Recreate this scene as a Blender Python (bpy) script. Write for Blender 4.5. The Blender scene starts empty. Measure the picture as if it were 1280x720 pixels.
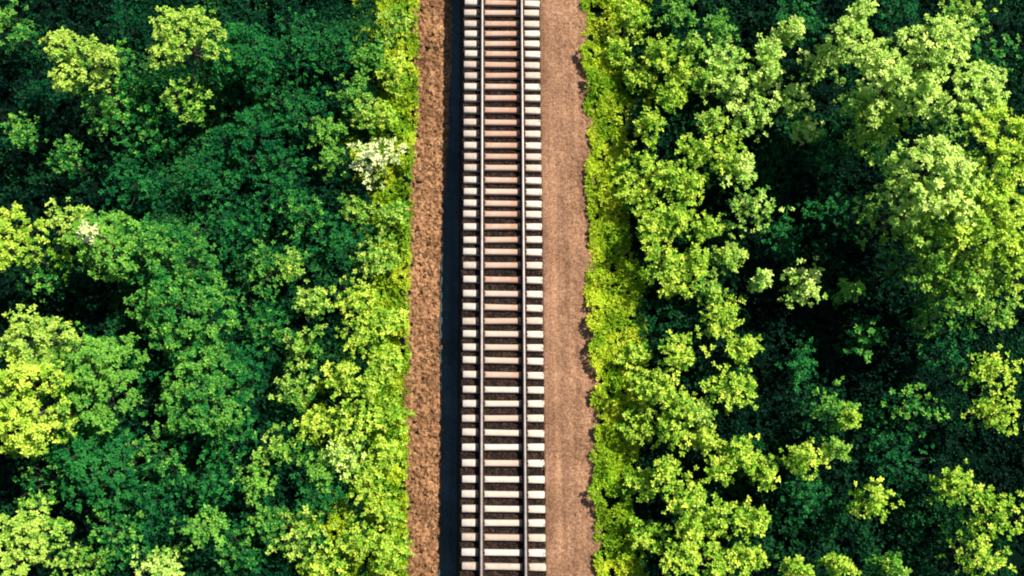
import bpy, math, random
import numpy as np
from mathutils import Vector, Matrix, Euler

rng = np.random.default_rng(11)
SC = bpy.context.scene
COL = SC.collection
R = math.radians

# ------------------------------------------------------------------ camera
F = 1200.0            # focal length in pixels of a 1280 px wide frame
H = 34.0
TILT = R(11.6)
cam_d = bpy.data.cameras.new('camera')
cam_d.sensor_width = 36.0
cam_d.lens = 36.0 * F / 1280.0
cam_d.clip_end = 2000.0
cam = bpy.data.objects.new('camera', cam_d)
COL.objects.link(cam)
CAM_Y = -H * math.tan(TILT)
cam.location = (0.30, CAM_Y, H)
cam.rotation_euler = Euler((TILT, 0, R(-0.27)), 'XYZ')
SC.camera = cam
RM = np.array(cam.rotation_euler.to_matrix())
CL = np.array(cam.location)


def at(px, py, z=0.0):
    d = RM @ np.array([(px - 640.0) / F, -(py - 360.0) / F, -1.0])
    k = (z - CL[2]) / d[2]
    return CL + d * k


# ------------------------------------------------------------------ light
AZ, EL = R(58), R(52)
world = bpy.data.worlds.new('World')
SC.world = world
world.use_nodes = True
wn = world.node_tree
bg = wn.nodes['Background']
sky = wn.nodes.new('ShaderNodeTexSky')
sky.sky_type = 'NISHITA'
sky.sun_disc = False
sky.sun_elevation = EL
sky.sun_rotation = AZ
wn.links.new(sky.outputs[0], bg.inputs[0])
bg.inputs[1].default_value = 0.075
sd = bpy.data.lights.new('sun', 'SUN')
sd.energy = 5.0
sd.angle = R(0.5)
sd.color = (1.0, 0.93, 0.80)
sun = bpy.data.objects.new('sun', sd)
COL.objects.link(sun)
SV = Vector((math.sin(AZ) * math.cos(EL), math.cos(AZ) * math.cos(EL), math.sin(EL)))
sun.rotation_euler = SV.to_track_quat('Z', 'Y').to_euler()
sun.location = (20, 20, 40)
vs = SC.view_settings
vs.view_transform = 'Standard'
vs.look = 'None'
vs.gamma = 1.0
vs.exposure = 1.3
vs.use_curve_mapping = False
SC.cycles.pixel_filter_type = 'BLACKMAN_HARRIS'
SC.cycles.filter_width = 2.0


# ------------------------------------------------------------------ materials
def new_mat(name, rough=0.9, spec=0.2):
    m = bpy.data.materials.new(name)
    m.use_nodes = True
    p = m.node_tree.nodes['Principled BSDF']
    p.inputs['Roughness'].default_value = rough
    p.inputs['Specular IOR Level'].default_value = spec
    return m, m.node_tree, p


def ramp(nt, stops):
    r = nt.nodes.new('ShaderNodeValToRGB')
    e = r.color_ramp.elements
    while len(e) > 1:
        e.remove(e[-1])
    e[0].position = stops[0][0]
    e[0].color = (*stops[0][1], 1)
    for p, c in stops[1:]:
        k = e.new(p)
        k.color = (*c, 1)
    return r


def noise_tex(nt, scale, detail=4, rough=0.6, vec=None, dist=0.0):
    n = nt.nodes.new('ShaderNodeTexNoise')
    n.inputs['Scale'].default_value = scale
    n.inputs['Detail'].default_value = detail
    n.inputs['Roughness'].default_value = rough
    n.inputs['Distortion'].default_value = dist
    if vec is None:
        vec = nt.nodes.new('ShaderNodeTexCoord').outputs['Object']
    nt.links.new(vec, n.inputs['Vector'])
    return n


def mixc(nt, a, b, f, mode='MIX'):
    m = nt.nodes.new('ShaderNodeMix')
    m.data_type = 'RGBA'
    m.blend_type = mode
    for s, v in ((m.inputs['Factor'], f), (m.inputs[6], a), (m.inputs[7], b)):
        if isinstance(v, (int, float)):
            s.default_value = v
        elif isinstance(v, tuple):
            s.default_value = (*v, 1)
        else:
            nt.links.new(v, s)
    return m.outputs[2]


def leaf_mat(name, lo, mid, hi, trans=0.35, rough=0.55):
    """leaf tissue: young tips lighter than old leaves, every leaf its own value"""
    m, nt, p = new_mat(name, rough, 0.05)
    a = nt.nodes.new('ShaderNodeAttribute')
    a.attribute_name = 'leaf_age'
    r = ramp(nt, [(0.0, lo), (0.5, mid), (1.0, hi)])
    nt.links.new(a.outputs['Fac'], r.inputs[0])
    n = noise_tex(nt, 0.9, 2)
    v = nt.nodes.new('ShaderNodeMapRange')
    v.inputs[1].default_value = 0.3
    v.inputs[2].default_value = 0.7
    v.inputs[3].default_value = 0.80
    v.inputs[4].default_value = 1.15
    nt.links.new(n.outputs['Fac'], v.inputs[0])
    hs = nt.nodes.new('ShaderNodeHueSaturation')
    nt.links.new(v.outputs[0], hs.inputs['Value'])
    nt.links.new(r.outputs[0], hs.inputs['Color'])
    nt.links.new(hs.outputs[0], p.inputs['Base Color'])
    tr = nt.nodes.new('ShaderNodeBsdfTranslucent')
    tc = mixc(nt, hs.outputs[0], (0.75, 1.0, 0.4), 1.0, 'MULTIPLY')
    nt.links.new(tc, tr.inputs['Color'])
    mx = nt.nodes.new('ShaderNodeMixShader')
    mx.inputs[0].default_value = trans
    nt.links.new(p.outputs[0], mx.inputs[1])
    nt.links.new(tr.outputs[0], mx.inputs[2])
    nt.links.new(mx.outputs[0], nt.nodes['Material Output'].inputs[0])
    return m


LM = {
    'yellow': leaf_mat('leaf_yellow_green', (0.020, 0.15, 0.014), (0.17, 0.37, 0.022), (0.62, 0.70, 0.09), 0.4),
    'bright': leaf_mat('leaf_bright_green', (0.010, 0.10, 0.016), (0.10, 0.30, 0.026), (0.48, 0.60, 0.10), 0.4),
    'pale': leaf_mat('leaf_pale_green', (0.03, 0.17, 0.025), (0.27, 0.48, 0.065), (0.68, 0.76, 0.22), 0.4),
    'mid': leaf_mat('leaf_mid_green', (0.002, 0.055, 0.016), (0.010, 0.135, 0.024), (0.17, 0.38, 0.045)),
    'deep': leaf_mat('leaf_deep_green', (0.001, 0.032, 0.012), (0.0015, 0.066, 0.020), (0.025, 0.17, 0.028), 0.3),  # deep green stands in for shade over the left hollow and gaps
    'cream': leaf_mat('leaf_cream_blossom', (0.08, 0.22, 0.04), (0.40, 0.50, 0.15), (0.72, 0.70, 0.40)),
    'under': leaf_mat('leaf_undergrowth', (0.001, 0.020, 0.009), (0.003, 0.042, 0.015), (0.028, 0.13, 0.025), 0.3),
    'dim': leaf_mat('leaf_undergrowth_painted_shade', (0.0005, 0.011, 0.006), (0.001, 0.020, 0.009), (0.008, 0.065, 0.016), 0.25),  # darker copy of the undergrowth leaf, shade of the gaps put into its colour
    'weed': leaf_mat('leaf_verge_weeds', (0.015, 0.12, 0.008), (0.19, 0.35, 0.012), (0.56, 0.60, 0.04), 0.4),
}

# bark
MB_, nt, p = new_mat('bark', 0.95)
n = noise_tex(nt, 9, 5)
r_ = ramp(nt, [(0.3, (0.012, 0.014, 0.009)), (0.7, (0.05, 0.048, 0.032))])
nt.links.new(n.outputs['Fac'], r_.inputs[0])
nt.links.new(r_.outputs[0], p.inputs['Base Color'])
M_BARK = MB_

# soil under the plants
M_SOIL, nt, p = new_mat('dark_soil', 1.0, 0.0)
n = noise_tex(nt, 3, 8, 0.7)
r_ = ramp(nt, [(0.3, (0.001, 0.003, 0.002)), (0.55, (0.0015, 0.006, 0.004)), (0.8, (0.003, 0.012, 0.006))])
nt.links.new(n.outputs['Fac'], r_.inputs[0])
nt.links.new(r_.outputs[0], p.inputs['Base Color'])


def gravel_mat(name, dark, mid, light, cell, fine, tint=None):
    m, nt, p = new_mat(name, 0.95, 0.12)
    tc = nt.nodes.new('ShaderNodeTexCoord').outputs['Object']
    v = nt.nodes.new('ShaderNodeTexVoronoi')
    v.inputs['Scale'].default_value = cell
    nt.links.new(tc, v.inputs['Vector'])
    sep = nt.nodes.new('ShaderNodeSeparateColor')
    nt.links.new(v.outputs['Color'], sep.inputs[0])
    n1 = noise_tex(nt, fine, 5, 0.7, tc)
    n2 = noise_tex(nt, 0.8, 4, 0.6, tc)
    ad = nt.nodes.new('ShaderNodeMath')
    ad.operation = 'MULTIPLY_ADD'
    nt.links.new(sep.outputs[0], ad.inputs[0])
    ad.inputs[1].default_value = 0.45
    sc = nt.nodes.new('ShaderNodeMath')
    sc.operation = 'MULTIPLY'
    nt.links.new(n1.outputs['Fac'], sc.inputs[0])
    sc.inputs[1].default_value = 0.6
    nt.links.new(sc.outputs[0], ad.inputs[2])
    r = ramp(nt, [(0.2, dark), (0.5, mid), (0.85, light)])
    nt.links.new(ad.outputs[0], r.inputs[0])
    r2 = ramp(nt, [(0.35, (0.72, 0.70, 0.68)), (0.65, (1.12, 1.12, 1.12))])
    nt.links.new(n2.outputs['Fac'], r2.inputs[0])
    c = mixc(nt, r.outputs[0], r2.outputs[0], 1.0, 'MULTIPLY')
    mp = nt.nodes.new('ShaderNodeMapping')
    mp.inputs['Scale'].default_value = (4.5, 0.16, 1.0)
    nt.links.new(tc, mp.inputs['Vector'])
    n4 = noise_tex(nt, 1.0, 3, 0.55, mp.outputs[0], 0.3)
    r4 = ramp(nt, [(0.35, (0.80, 0.78, 0.76)), (0.65, (1.10, 1.10, 1.10))])
    nt.links.new(n4.outputs['Fac'], r4.inputs[0])
    c = mixc(nt, c, r4.outputs[0], 1.0, 'MULTIPLY')
    nt.links.new(c, p.inputs['Base Color'])
    b = nt.nodes.new('ShaderNodeBump')
    b.inputs['Strength'].default_value = 0.8
    b.inputs['Distance'].default_value = 0.03
    nt.links.new(ad.outputs[0], b.inputs['Height'])
    nt.links.new(b.outputs[0], p.inputs['Normal'])
    return m


M_GRAVEL_L = gravel_mat('brown_coarse_gravel', (0.025, 0.012, 0.008), (0.165, 0.083, 0.039), (0.33, 0.185, 0.095), 12, 20)
M_GRAVEL_R = gravel_mat('tan_fine_gravel', (0.092, 0.046, 0.027), (0.178, 0.096, 0.056), (0.27, 0.158, 0.096), 22, 30)
M_BALLAST = gravel_mat('oily_dark_ballast', (0.003, 0.0025, 0.0025), (0.008, 0.0055, 0.005), (0.048, 0.025, 0.017), 18, 24)
M_DITCH = gravel_mat('shade_tinted_drain_chippings', (0.022, 0.036, 0.042), (0.032, 0.050, 0.058), (0.045, 0.066, 0.074), 22, 30)  # dark teal of skylit shade put into the stone colour

# concrete sleepers, each with its own dirt; rust bleeding from the rail seats
M_CONC, nt, p = new_mat('sleeper_concrete', 0.85, 0.25)
tcn = nt.nodes.new('ShaderNodeTexCoord')
n = noise_tex(nt, 6, 6, 0.65, tcn.outputs['Object'])
r_ = ramp(nt, [(0.25, (0.28, 0.235, 0.195)), (0.5, (0.37, 0.33, 0.285)), (0.8, (0.42, 0.38, 0.335))])
nt.links.new(n.outputs['Fac'], r_.inputs[0])
oi = nt.nodes.new('ShaderNodeObjectInfo')
r2 = ramp(nt, [(0.0, (0.80, 0.73, 0.68)), (0.4, (0.97, 0.93, 0.90)), (1.0, (1.0, 1.0, 1.0))])
nt.links.new(oi.outputs['Random'], r2.inputs[0])
c = mixc(nt, r_.outputs[0], r2.outputs[0], 1.0, 'MULTIPLY')
sx = nt.nodes.new('ShaderNodeSeparateXYZ')
nt.links.new(tcn.outputs['Object'], sx.inputs[0])
ab = nt.nodes.new('ShaderNodeMath'); ab.operation = 'ABSOLUTE'
nt.links.new(sx.outputs[0], ab.inputs[0])
sb = nt.nodes.new('ShaderNodeMath'); sb.operation = 'SUBTRACT'; sb.inputs[1].default_value = 0.74
nt.links.new(ab.outputs[0], sb.inputs[0])
ab2 = nt.nodes.new('ShaderNodeMath'); ab2.operation = 'ABSOLUTE'
nt.links.new(sb.outputs[0], ab2.inputs[0])
n3 = noise_tex(nt, 14, 4, 0.7, tcn.outputs['Object'])
mr = nt.nodes.new('ShaderNodeMath'); mr.operation = 'MULTIPLY_ADD'
nt.links.new(n3.outputs['Fac'], mr.inputs[0]); mr.inputs[1].default_value = 0.35
nt.links.new(ab2.outputs[0], mr.inputs[2])
rr = ramp(nt, [(0.20, (0.75, 0.75, 0.75)), (0.36, (0, 0, 0))])
nt.links.new(mr.outputs[0], rr.inputs[0])
c = mixc(nt, c, (0.20, 0.085, 0.045), rr.outputs[0])
inn = nt.nodes.new('ShaderNodeMapRange')
inn.inputs[1].default_value = 0.74; inn.inputs[2].default_value = 0.66
inn.inputs[3].default_value = 0.0; inn.inputs[4].default_value = 1.0
nt.links.new(ab.outputs[0], inn.inputs[0])
so = nt.nodes.new('ShaderNodeSeparateColor')
nt.links.new(oi.outputs['Color'], so.inputs[0])
n5 = noise_tex(nt, 3.0, 5, 0.65, tcn.outputs['Object'])
am = nt.nodes.new('ShaderNodeMath'); am.operation = 'MULTIPLY'
nt.links.new(inn.outputs[0], am.inputs[0]); nt.links.new(so.outputs[0], am.inputs[1])
am2 = nt.nodes.new('ShaderNodeMath'); am2.operation = 'MULTIPLY'; am2.use_clamp = True
nt.links.new(am.outputs[0], am2.inputs[0])
n5r = nt.nodes.new('ShaderNodeMapRange'); n5r.inputs[1].default_value = 0.3; n5r.inputs[2].default_value = 0.6
n5r.inputs[3].default_value = 0.35; n5r.inputs[4].default_value = 1.25
nt.links.new(n5.outputs['Fac'], n5r.inputs[0]); nt.links.new(n5r.outputs[0], am2.inputs[1])
c = mixc(nt, c, (0.26, 0.15, 0.098), am2.outputs[0])
n6 = noise_tex(nt, 30, 3, 0.7, tcn.outputs['Object'])
r6 = ramp(nt, [(0.30, (0.55, 0.5, 0.46)), (0.42, (1, 1, 1))])
nt.links.new(n6.outputs['Fac'], r6.inputs[0])
c = mixc(nt, c, r6.outputs[0], 0.8, 'MULTIPLY')
nt.links.new(c, p.inputs['Base Color'])

M_STEEL, nt, p = new_mat('rail_head_steel', 0.42, 0.5)
n = noise_tex(nt, 3, 5, 0.6)
r_ = ramp(nt, [(0.3, (0.13, 0.10, 0.085)), (0.7, (0.24, 0.205, 0.185))])
nt.links.new(n.outputs['Fac'], r_.inputs[0])
nt.links.new(r_.outputs[0], p.inputs['Base Color'])
p.inputs['Metallic'].default_value = 0.15
M_RUST, nt, p = new_mat('rail_rust', 0.9, 0.2)
n = noise_tex(nt, 8, 5, 0.6)
r_ = ramp(nt, [(0.3, (0.010, 0.010, 0.012)), (0.7, (0.035, 0.026, 0.024))])
nt.links.new(n.outputs['Fac'], r_.inputs[0])
nt.links.new(r_.outputs[0], p.inputs['Base Color'])
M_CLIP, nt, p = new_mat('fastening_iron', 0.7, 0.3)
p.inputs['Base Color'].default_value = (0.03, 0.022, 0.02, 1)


# ------------------------------------------------------------------ mesh helpers
def mesh_from(name, verts, quads=None, tris=None, attr=None, smooth=False):
    me = bpy.data.meshes.new(name)
    verts = np.asarray(verts, dtype=np.float32)
    nq = 0 if quads is None else len(quads)
    n3_ = 0 if tris is None else len(tris)
    me.vertices.add(len(verts))
    me.vertices.foreach_set('co', verts.ravel())
    loops = []
    starts = []
    s = 0
    if nq:
        loops.append(np.asarray(quads, dtype=np.int32).ravel())
        starts.append(np.arange(nq, dtype=np.int32) * 4)
        s = nq * 4
    if n3_:
        loops.append(np.asarray(tris, dtype=np.int32).ravel())
        starts.append(s + np.arange(n3_, dtype=np.int32) * 3)
    loops = np.concatenate(loops)
    starts = np.concatenate(starts)
    me.loops.add(len(loops))
    me.loops.foreach_set('vertex_index', loops)
    me.polygons.add(len(starts))
    me.polygons.foreach_set('loop_start', starts)
    if smooth:
        me.polygons.foreach_set('use_smooth', np.ones(len(starts), dtype=bool))
    if attr is not None:
        a = me.attributes.new('leaf_age', 'FLOAT', 'POINT')
        a.data.foreach_set('value', np.asarray(attr, dtype=np.float32))
    me.update(calc_edges=True)
    me.validate()
    return me


def link(name, me, mat, parent=None, loc=None):
    o = bpy.data.objects.new(name, me)
    if mat is not None and not me.materials:
        me.materials.append(mat)
    if loc is not None:
        o.location = loc
    if parent is not None:
        o.parent = parent
    COL.objects.link(o)
    return o


def tag(o, label=None, cat=None, group=None, kind=None):
    if label: o['label'] = label
    if cat: o['category'] = cat
    if group: o['group'] = group
    if kind: o['kind'] = kind
    return o


def norm(v):
    return v / np.maximum(np.linalg.norm(v, axis=-1, keepdims=True), 1e-9)


def leaves_mesh(name, base, direc, up, L, W, age):
    """six-point leaves folded along the midrib; all arrays of n"""
    n = len(base)
    direc = norm(direc)
    side = norm(np.cross(direc, up))
    nrm = norm(np.cross(side, direc))
    L = L[:, None]; W = W[:, None]
    droop = nrm * (-0.12) * L
    lift = nrm * 0.16 * W
    v = np.empty((n, 6, 3))
    v[:, 0] = base
    v[:, 1] = base + direc * L * 0.30 + side * W * 0.46 + lift
    v[:, 2] = base + direc * L * 0.74 + side * W * 0.36 + lift + droop * .5
    v[:, 3] = base + direc * L + droop
    v[:, 4] = base + direc * L * 0.74 - side * W * 0.36 + lift + droop * .5
    v[:, 5] = base + direc * L * 0.30 - side * W * 0.46 + lift
    o = (np.arange(n) * 6)[:, None]
    q = np.concatenate([o + np.array([[0, 1, 2, 3]]), o + np.array([[0, 3, 4, 5]])])
    return mesh_from(name, v.reshape(-1, 3), quads=q, attr=np.repeat(age, 6))


def rosettes(tips, axis, k, L, W, age, jit=0.25):
    """k leaves spreading round each tip; returns flat arrays"""
    n = len(tips)
    axis = norm(axis)
    ref = np.where(np.abs(axis[:, 2:3]) > 0.9, np.array([[1.0, 0, 0]]), np.array([[0, 0, 1.0]]))
    u = norm(np.cross(axis, ref)); w = np.cross(axis, u)
    ph0 = rng.uniform(0, 6.28, n)
    B, D, U, LL, WW, AA = [], [], [], [], [], []
    for i in range(k):
        ph = ph0 + i * 2.399 + rng.normal(0, jit, n)
        el = rng.uniform(-0.05, 0.55, n) if i < k - 2 else rng.uniform(0.7, 1.3, n)
        d = (u * np.cos(ph)[:, None] + w * np.sin(ph)[:, None]) * np.cos(el)[:, None] + axis * np.sin(el)[:, None]
        s = rng.uniform(0.7, 1.2, n)
        B.append(tips + axis * (rng.uniform(-0.6, 0.2, n) * L)[:, None] + d * (0.12 * L)[:, None])
        D.append(d); U.append(axis + rng.normal(0, 0.25, (n, 3)))
        LL.append(L * s); WW.append(W * s)
        AA.append(np.clip(age + rng.normal(0, 0.14, n) + (0.12 if i >= k - 2 else 0.0), 0, 1))
    cat = np.concatenate
    return cat(B), cat(D), cat(U), cat(LL), cat(WW), cat(AA)


def tube(pts, rads, sides=6):
    pts = np.asarray(pts, float)
    V = []
    for i, p_ in enumerate(pts):
        t = pts[min(i + 1, len(pts) - 1)] - pts[max(i - 1, 0)]
        t = t / (np.linalg.norm(t) + 1e-9)
        ref = np.array([1.0, 0, 0]) if abs(t[2]) > 0.8 else np.array([0, 0, 1.0])
        a = np.cross(t, ref); a /= np.linalg.norm(a); b = np.cross(t, a)
        for s in range(sides):
            th = 2 * math.pi * s / sides
            V.append(p_ + rads[i] * (a * math.cos(th) + b * math.sin(th)))
    Q = []
    for i in range(len(pts) - 1):
        for s in range(sides):
            s2 = (s + 1) % sides
            Q.append((i * sides + s, i * sides + s2, (i + 1) * sides + s2, (i + 1) * sides + s))
    return V, Q


def join_tubes(ts):
    V, Q = [], []
    for v, q in ts:
        o = len(V)
        V += list(v)
        Q += [tuple(i + o for i in f) for f in q]
    return V, Q


# value noise on the plane for ground shapes
_tab = rng.uniform(0, 1, (64, 64))


def vnoise(x, y, s):
    x = np.asarray(x) * s + 100.0; y = np.asarray(y) * s + 100.0
    xi = np.floor(x).astype(int); yi = np.floor(y).astype(int)
    fx = x - xi; fy = y - yi
    fx = fx * fx * (3 - 2 * fx); fy = fy * fy * (3 - 2 * fy)
    g = lambda a, b: _tab[a % 64, b % 64]
    return (g(xi, yi) * (1 - fx) + g(xi + 1, yi) * fx) * (1 - fy) + (g(xi, yi + 1) * (1 - fx) + g(xi + 1, yi + 1) * fx) * fy


# ------------------------------------------------------------------ ground
ZL = -1.29        # the land left of the track lies lower than the track bed
ZR = 0.02


def ground_z(x, y):
    x = np.asarray(x, float)
    z = np.interp(x, [-500, -40, -12, -3.4, -2.0, -1.66, -1.50, 1.4, 3.2, 6.0, 40, 500],
                  [-2, -1.2, ZL - .25, ZL - .02, ZL - .06, ZL - .05, -0.10, -0.10, ZR - .06, -0.15, -0.6, -2])
    far = np.clip((np.abs(x) - 5) / 6, 0, 1)
    return z + far * (vnoise(x, y, 0.15) - 0.5) * 0.8 + np.clip((np.abs(x) - 3.6) / 2, 0, 1) * (vnoise(x, y, 0.9) - .5) * 0.2


def grid_mesh(name, xs, ys, zfun, mat, smooth=True, xfun=None):
    X, Y = np.meshgrid(xs, ys)
    if xfun is not None:
        X = xfun(X, Y)
    Z = zfun(X, Y)
    nx, ny = len(xs), len(ys)
    V = np.stack([X.ravel(), Y.ravel(), Z.ravel()], 1)
    i = np.arange(ny - 1)[:, None] * nx + np.arange(nx - 1)[None, :]
    i = i.ravel()
    Q = np.stack([i, i + 1, i + 1 + nx, i + nx], 1)
    me = mesh_from(name, V, quads=Q, smooth=smooth)
    return link(name, me, mat)


gx = np.concatenate([[-450, -250, -120, -60], np.arange(-40, -3.6, 0.8), [-3.4, -2.6, -2.0, -1.66, -1.5, -0.5, 0.5, 1.4, 2.3, 3.2],
                     np.arange(3.8, 40, 0.8), [60, 120, 250, 450]])
gy = np.concatenate([[-450, -250, -120, -60], np.arange(-34, 34, 0.8), [60, 120, 250, 450]])
tag(grid_mesh('ground', gx, gy, ground_z, M_SOIL), kind='structure')

Y0, Y1 = -19.0, 19.0
# edge lines of the bands, read off the photograph: (y world, x world)
def edge(pts, z):
    w = np.array([at(px, py, z) for px, py in pts])
    o = np.argsort(w[:, 1])
    return w[o, 1], w[o, 0]

EL_OUT = edge([(523, -40), (523, 0), (520, 60), (521, 100), (517, 190), (513, 280), (511, 360), (510, 440), (509, 540), (509, 640), (508, 760)], ZL)
EL_IN = edge([(567, -40), (566, 0), (564.5, 90), (560.5, 180), (555.5, 250), (552, 330), (549.5, 400), (551, 470), (552, 560), (551, 620), (548, 760)], ZL)
ER_OUT = edge([(729, -40), (731, 0), (733, 90), (738, 160), (741, 250), (737, 330), (734, 360), (741, 410), (746, 480), (744, 560), (745, 620), (748, 760)], ZR)
xe = lambda e, y: np.interp(y, e[0], e[1])


# left gravel path
def lp_x(X, Y):
    a = xe(EL_OUT, Y) - 0.10 + (vnoise(Y, Y * 0 + 3, 1.3) - .5) * 0.12
    b = xe(EL_IN, Y) + 0.06 + (vnoise(Y, Y * 0 + 7, 2.6) - .5) * 0.05
    return a + (b - a) * X


def stone_h(x, y, amp):
    return amp * (vnoise(x, y, 7.0) - 0.5) + amp * 0.7 * (vnoise(x + 3, y - 9, 15.0) - 0.5)


ys_f = np.arange(Y0, Y1, 0.035)
tag(grid_mesh('gravel_path', np.linspace(0, 1, 42), ys_f,
              lambda x, y: ZL + 0.02 + stone_h(x, y, 0.11), M_GRAVEL_L, True, lp_x), kind='structure',
    label='brown coarse gravel path along the left side of the track')

# drain at the shoulder foot; shade and sky tint are put into its colour
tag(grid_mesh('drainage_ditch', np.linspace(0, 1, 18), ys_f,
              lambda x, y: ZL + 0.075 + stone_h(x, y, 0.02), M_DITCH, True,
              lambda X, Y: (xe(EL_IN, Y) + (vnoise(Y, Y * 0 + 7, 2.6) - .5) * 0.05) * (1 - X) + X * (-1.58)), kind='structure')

# track bed of dark ballast with a steep left shoulder
def bed_z(x, y):
    z = np.interp(x, [-1.74, -1.66, -1.515, -1.47, -1.40, 1.35, 1.6], [ZL - .04, ZL + .05, -0.06, -0.015, -0.03, -0.03, -0.05])
    return z + stone_h(x, y, 0.05)
bx = np.concatenate([np.linspace(-1.74, -1.47, 10), np.linspace(-1.43, 1.6, 84)])
tag(grid_mesh('ballast_bed', bx, ys_f, bed_z, M_BALLAST), kind='structure')


# right gravel shoulder, running up to the sleeper ends
def rp_x(X, Y):
    a = 1.415 + (vnoise(Y, Y * 0 + 13, 5.0) - .5) * 0.06
    b = xe(ER_OUT, Y) + 0.08 + (vnoise(Y, Y * 0 + 17, 1.6) - .5) * 0.22
    return a + (b - a) * X

def rp_z(x, y):
    rough = np.clip((x - 1.7) / 0.9, 0.25, 1)
    return np.interp(x, [1.38, 1.46, 1.62, 2.0, 2.4, 3.3], [-0.06, 0.07, 0.10, 0.055, 0.05, 0.0]) + stone_h(x, y, 0.055) * rough
tag(grid_mesh('gravel_shoulder', np.linspace(0, 1, 56), ys_f, rp_z, M_GRAVEL_R, True, rp_x), kind='structure',
    label='tan fine gravel shoulder along the right side of the track')


# loose stones (nobody could count them)
ico_v = []
t_ = (1 + 5 ** .5) / 2
for a, b in ((-1, t_), (1, t_), (-1, -t_), (1, -t_)):
    ico_v.append((a, b, 0))
for a, b in ((-1, t_), (1, t_), (-1, -t_), (1, -t_)):
    ico_v.append((0, a, b))
for a, b in ((t_, -1), (t_, 1), (-t_, -1), (-t_, 1)):
    ico_v.append((a, 0, b))
ico_v = norm(np.array(ico_v, float))
ico_f = np.array([(0, 11, 5), (0, 5, 1), (0, 1, 7), (0, 7, 10), (0, 10, 11), (1, 5, 9), (5, 11, 4), (11, 10, 2), (10, 7, 6), (7, 1, 8),
                  (3, 9, 4), (3, 4, 2), (3, 2, 6), (3, 6, 8), (3, 8, 9), (4, 9, 5), (2, 4, 11), (6, 2, 10), (8, 6, 7), (9, 8, 1)])


def stones(name, x, y, z, size, mat, label):
    n = len(x)
    a = rng.uniform(0, 6.28, n)
    sc = size[:, None] * rng.uniform([0.8, 0.6, 0.45], [1.3, 1.0, 0.8], (n, 3))
    jit = rng.uniform(0.78, 1.18, (n, 12, 1))
    v = ico_v[None] * jit * sc[:, None, :]
    c, s = np.cos(a)[:, None], np.sin(a)[:, None]
    vx = v[..., 0] * c - v[..., 1] * s; vy = v[..., 0] * s + v[..., 1] * c
    V = np.stack([vx + x[:, None], vy + y[:, None], v[..., 2] + z[:, None]], -1).reshape(-1, 3)
    T = (np.arange(n) * 12)[:, None, None] + ico_f[None]
    me = mesh_from(name, V, tris=T.reshape(-1, 3))
    o = link(name, me, mat)
    return tag(o, label, 'gravel', kind='stuff')


n = 6500
y = rng.uniform(Y0, Y1, n); u = rng.uniform(-0.02, 1.0, n)
x = lp_x(u, y)
stones('loose_gravel', x, y, ZL + 0.02 + stone_h(x, y, .11), rng.uniform(0.02, 0.06, n), M_GRAVEL_L, 'brown loose stones scattered on the left gravel path')
n = 7000
y = rng.uniform(Y0, Y1, n); u = np.sqrt(rng.uniform(0.03, 1.05, n))
x = rp_x(u, y)
stones('loose_gravel', x, y, rp_z(x, y), rng.uniform(0.012, 0.036, n), M_GRAVEL_R, 'tan loose stones scattered on the right gravel shoulder')
n = 9000
y = rng.uniform(Y0, Y1, n); x = rng.uniform(-1.5, 1.42, n)
stones('ballast_stones', x, y, bed_z(x, y), rng.uniform(0.015, 0.04, n), M_BALLAST, 'dark oily ballast stones between the sleepers')

n = 900
y = rng.uniform(Y0, Y1, n); u = rng.uniform(0, 1, n)
x = xe(EL_IN, y) * (1 - u) + u * (-1.66)
stones('drain_pebbles', x, y, np.full(n, ZL + .075), rng.uniform(0.01, 0.03, n), M_DITCH, 'pebbles lying along the drain, shade tint put into their blue-black colour')
n = 500
y = rng.uniform(Y0, Y1, n); x = 1.46 - np.abs(rng.normal(0, 0.06, n))
stones('spilled_gravel', x, y, np.full(n, 0.135), rng.uniform(0.01, 0.026, n), M_GRAVEL_R, 'tan pebbles spilled over the right sleeper ends')
# ------------------------------------------------------------------ railway track
track = bpy.data.objects.new('railway_track', None)
COL.objects.link(track)
tag(track, 'single straight railway track with pale concrete sleepers and two rusty rails on dark ballast', 'railway track')

SL_PX = [3, 15.5, 29.2, 41.5, 54.2, 67, 80.5, 94, 107.8, 122, 137.2, 152.5, 166.8, 181.4, 195.3, 209.3, 224.8, 239.3, 254,
         267.3, 283, 299.3, 314.5, 331.3, 349.3, 367, 384, 401, 417.3, 434, 450.5, 468.5, 487, 504.5, 522.8, 541, 559, 579, 599.3,
         618, 636.3, 653.8, 672, 691, 708.5]
sl_y = [at(630, py, 0.12)[1] for py in SL_PX]
while len(sl_y) < 56:
    sl_y.insert(0, sl_y[0] + 0.49)
    sl_y.append(sl_y[-1] - 0.49)


def sleeper_mesh():
    hx, hb, ht = 1.435, 0.145, 0.118
    ch = 0.022
    secs = []
    for xx, inx, k in ((-hx, 0, .86), (-hx + ch, ch, 1.0), (-1.0, ch, 1.0), (-0.5, ch, 0.84), (0.5, ch, 0.84), (1.0, ch, 1.0), (hx - ch, ch, 1.0), (hx, 0, .86)):
        secs.append([(xx, -hb * k, -0.10), (xx, hb * k, -0.10), (xx, ht * k, 0.105 - (0 if inx else ch)), (xx, (ht - ch) * k, 0.125 - (0 if inx else ch)),
                     (xx, -(ht - ch) * k, 0.125 - (0 if inx else ch)), (xx, -ht * k, 0.105 - (0 if inx else ch))])
    V = [p_ for s in secs for p_ in s]
    Q = []
    for i in range(7):
        for j in range(6):
            j2 = (j + 1) % 6
            Q.append((i * 6 + j, i * 6 + j2, (i + 1) * 6 + j2, (i + 1) * 6 + j))
    Q += [(0, 5, 4, 3), (0, 3, 2, 1), (42, 43, 44, 45), (42, 45, 46, 47)]
    return mesh_from('sleeper', V, quads=Q)


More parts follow.
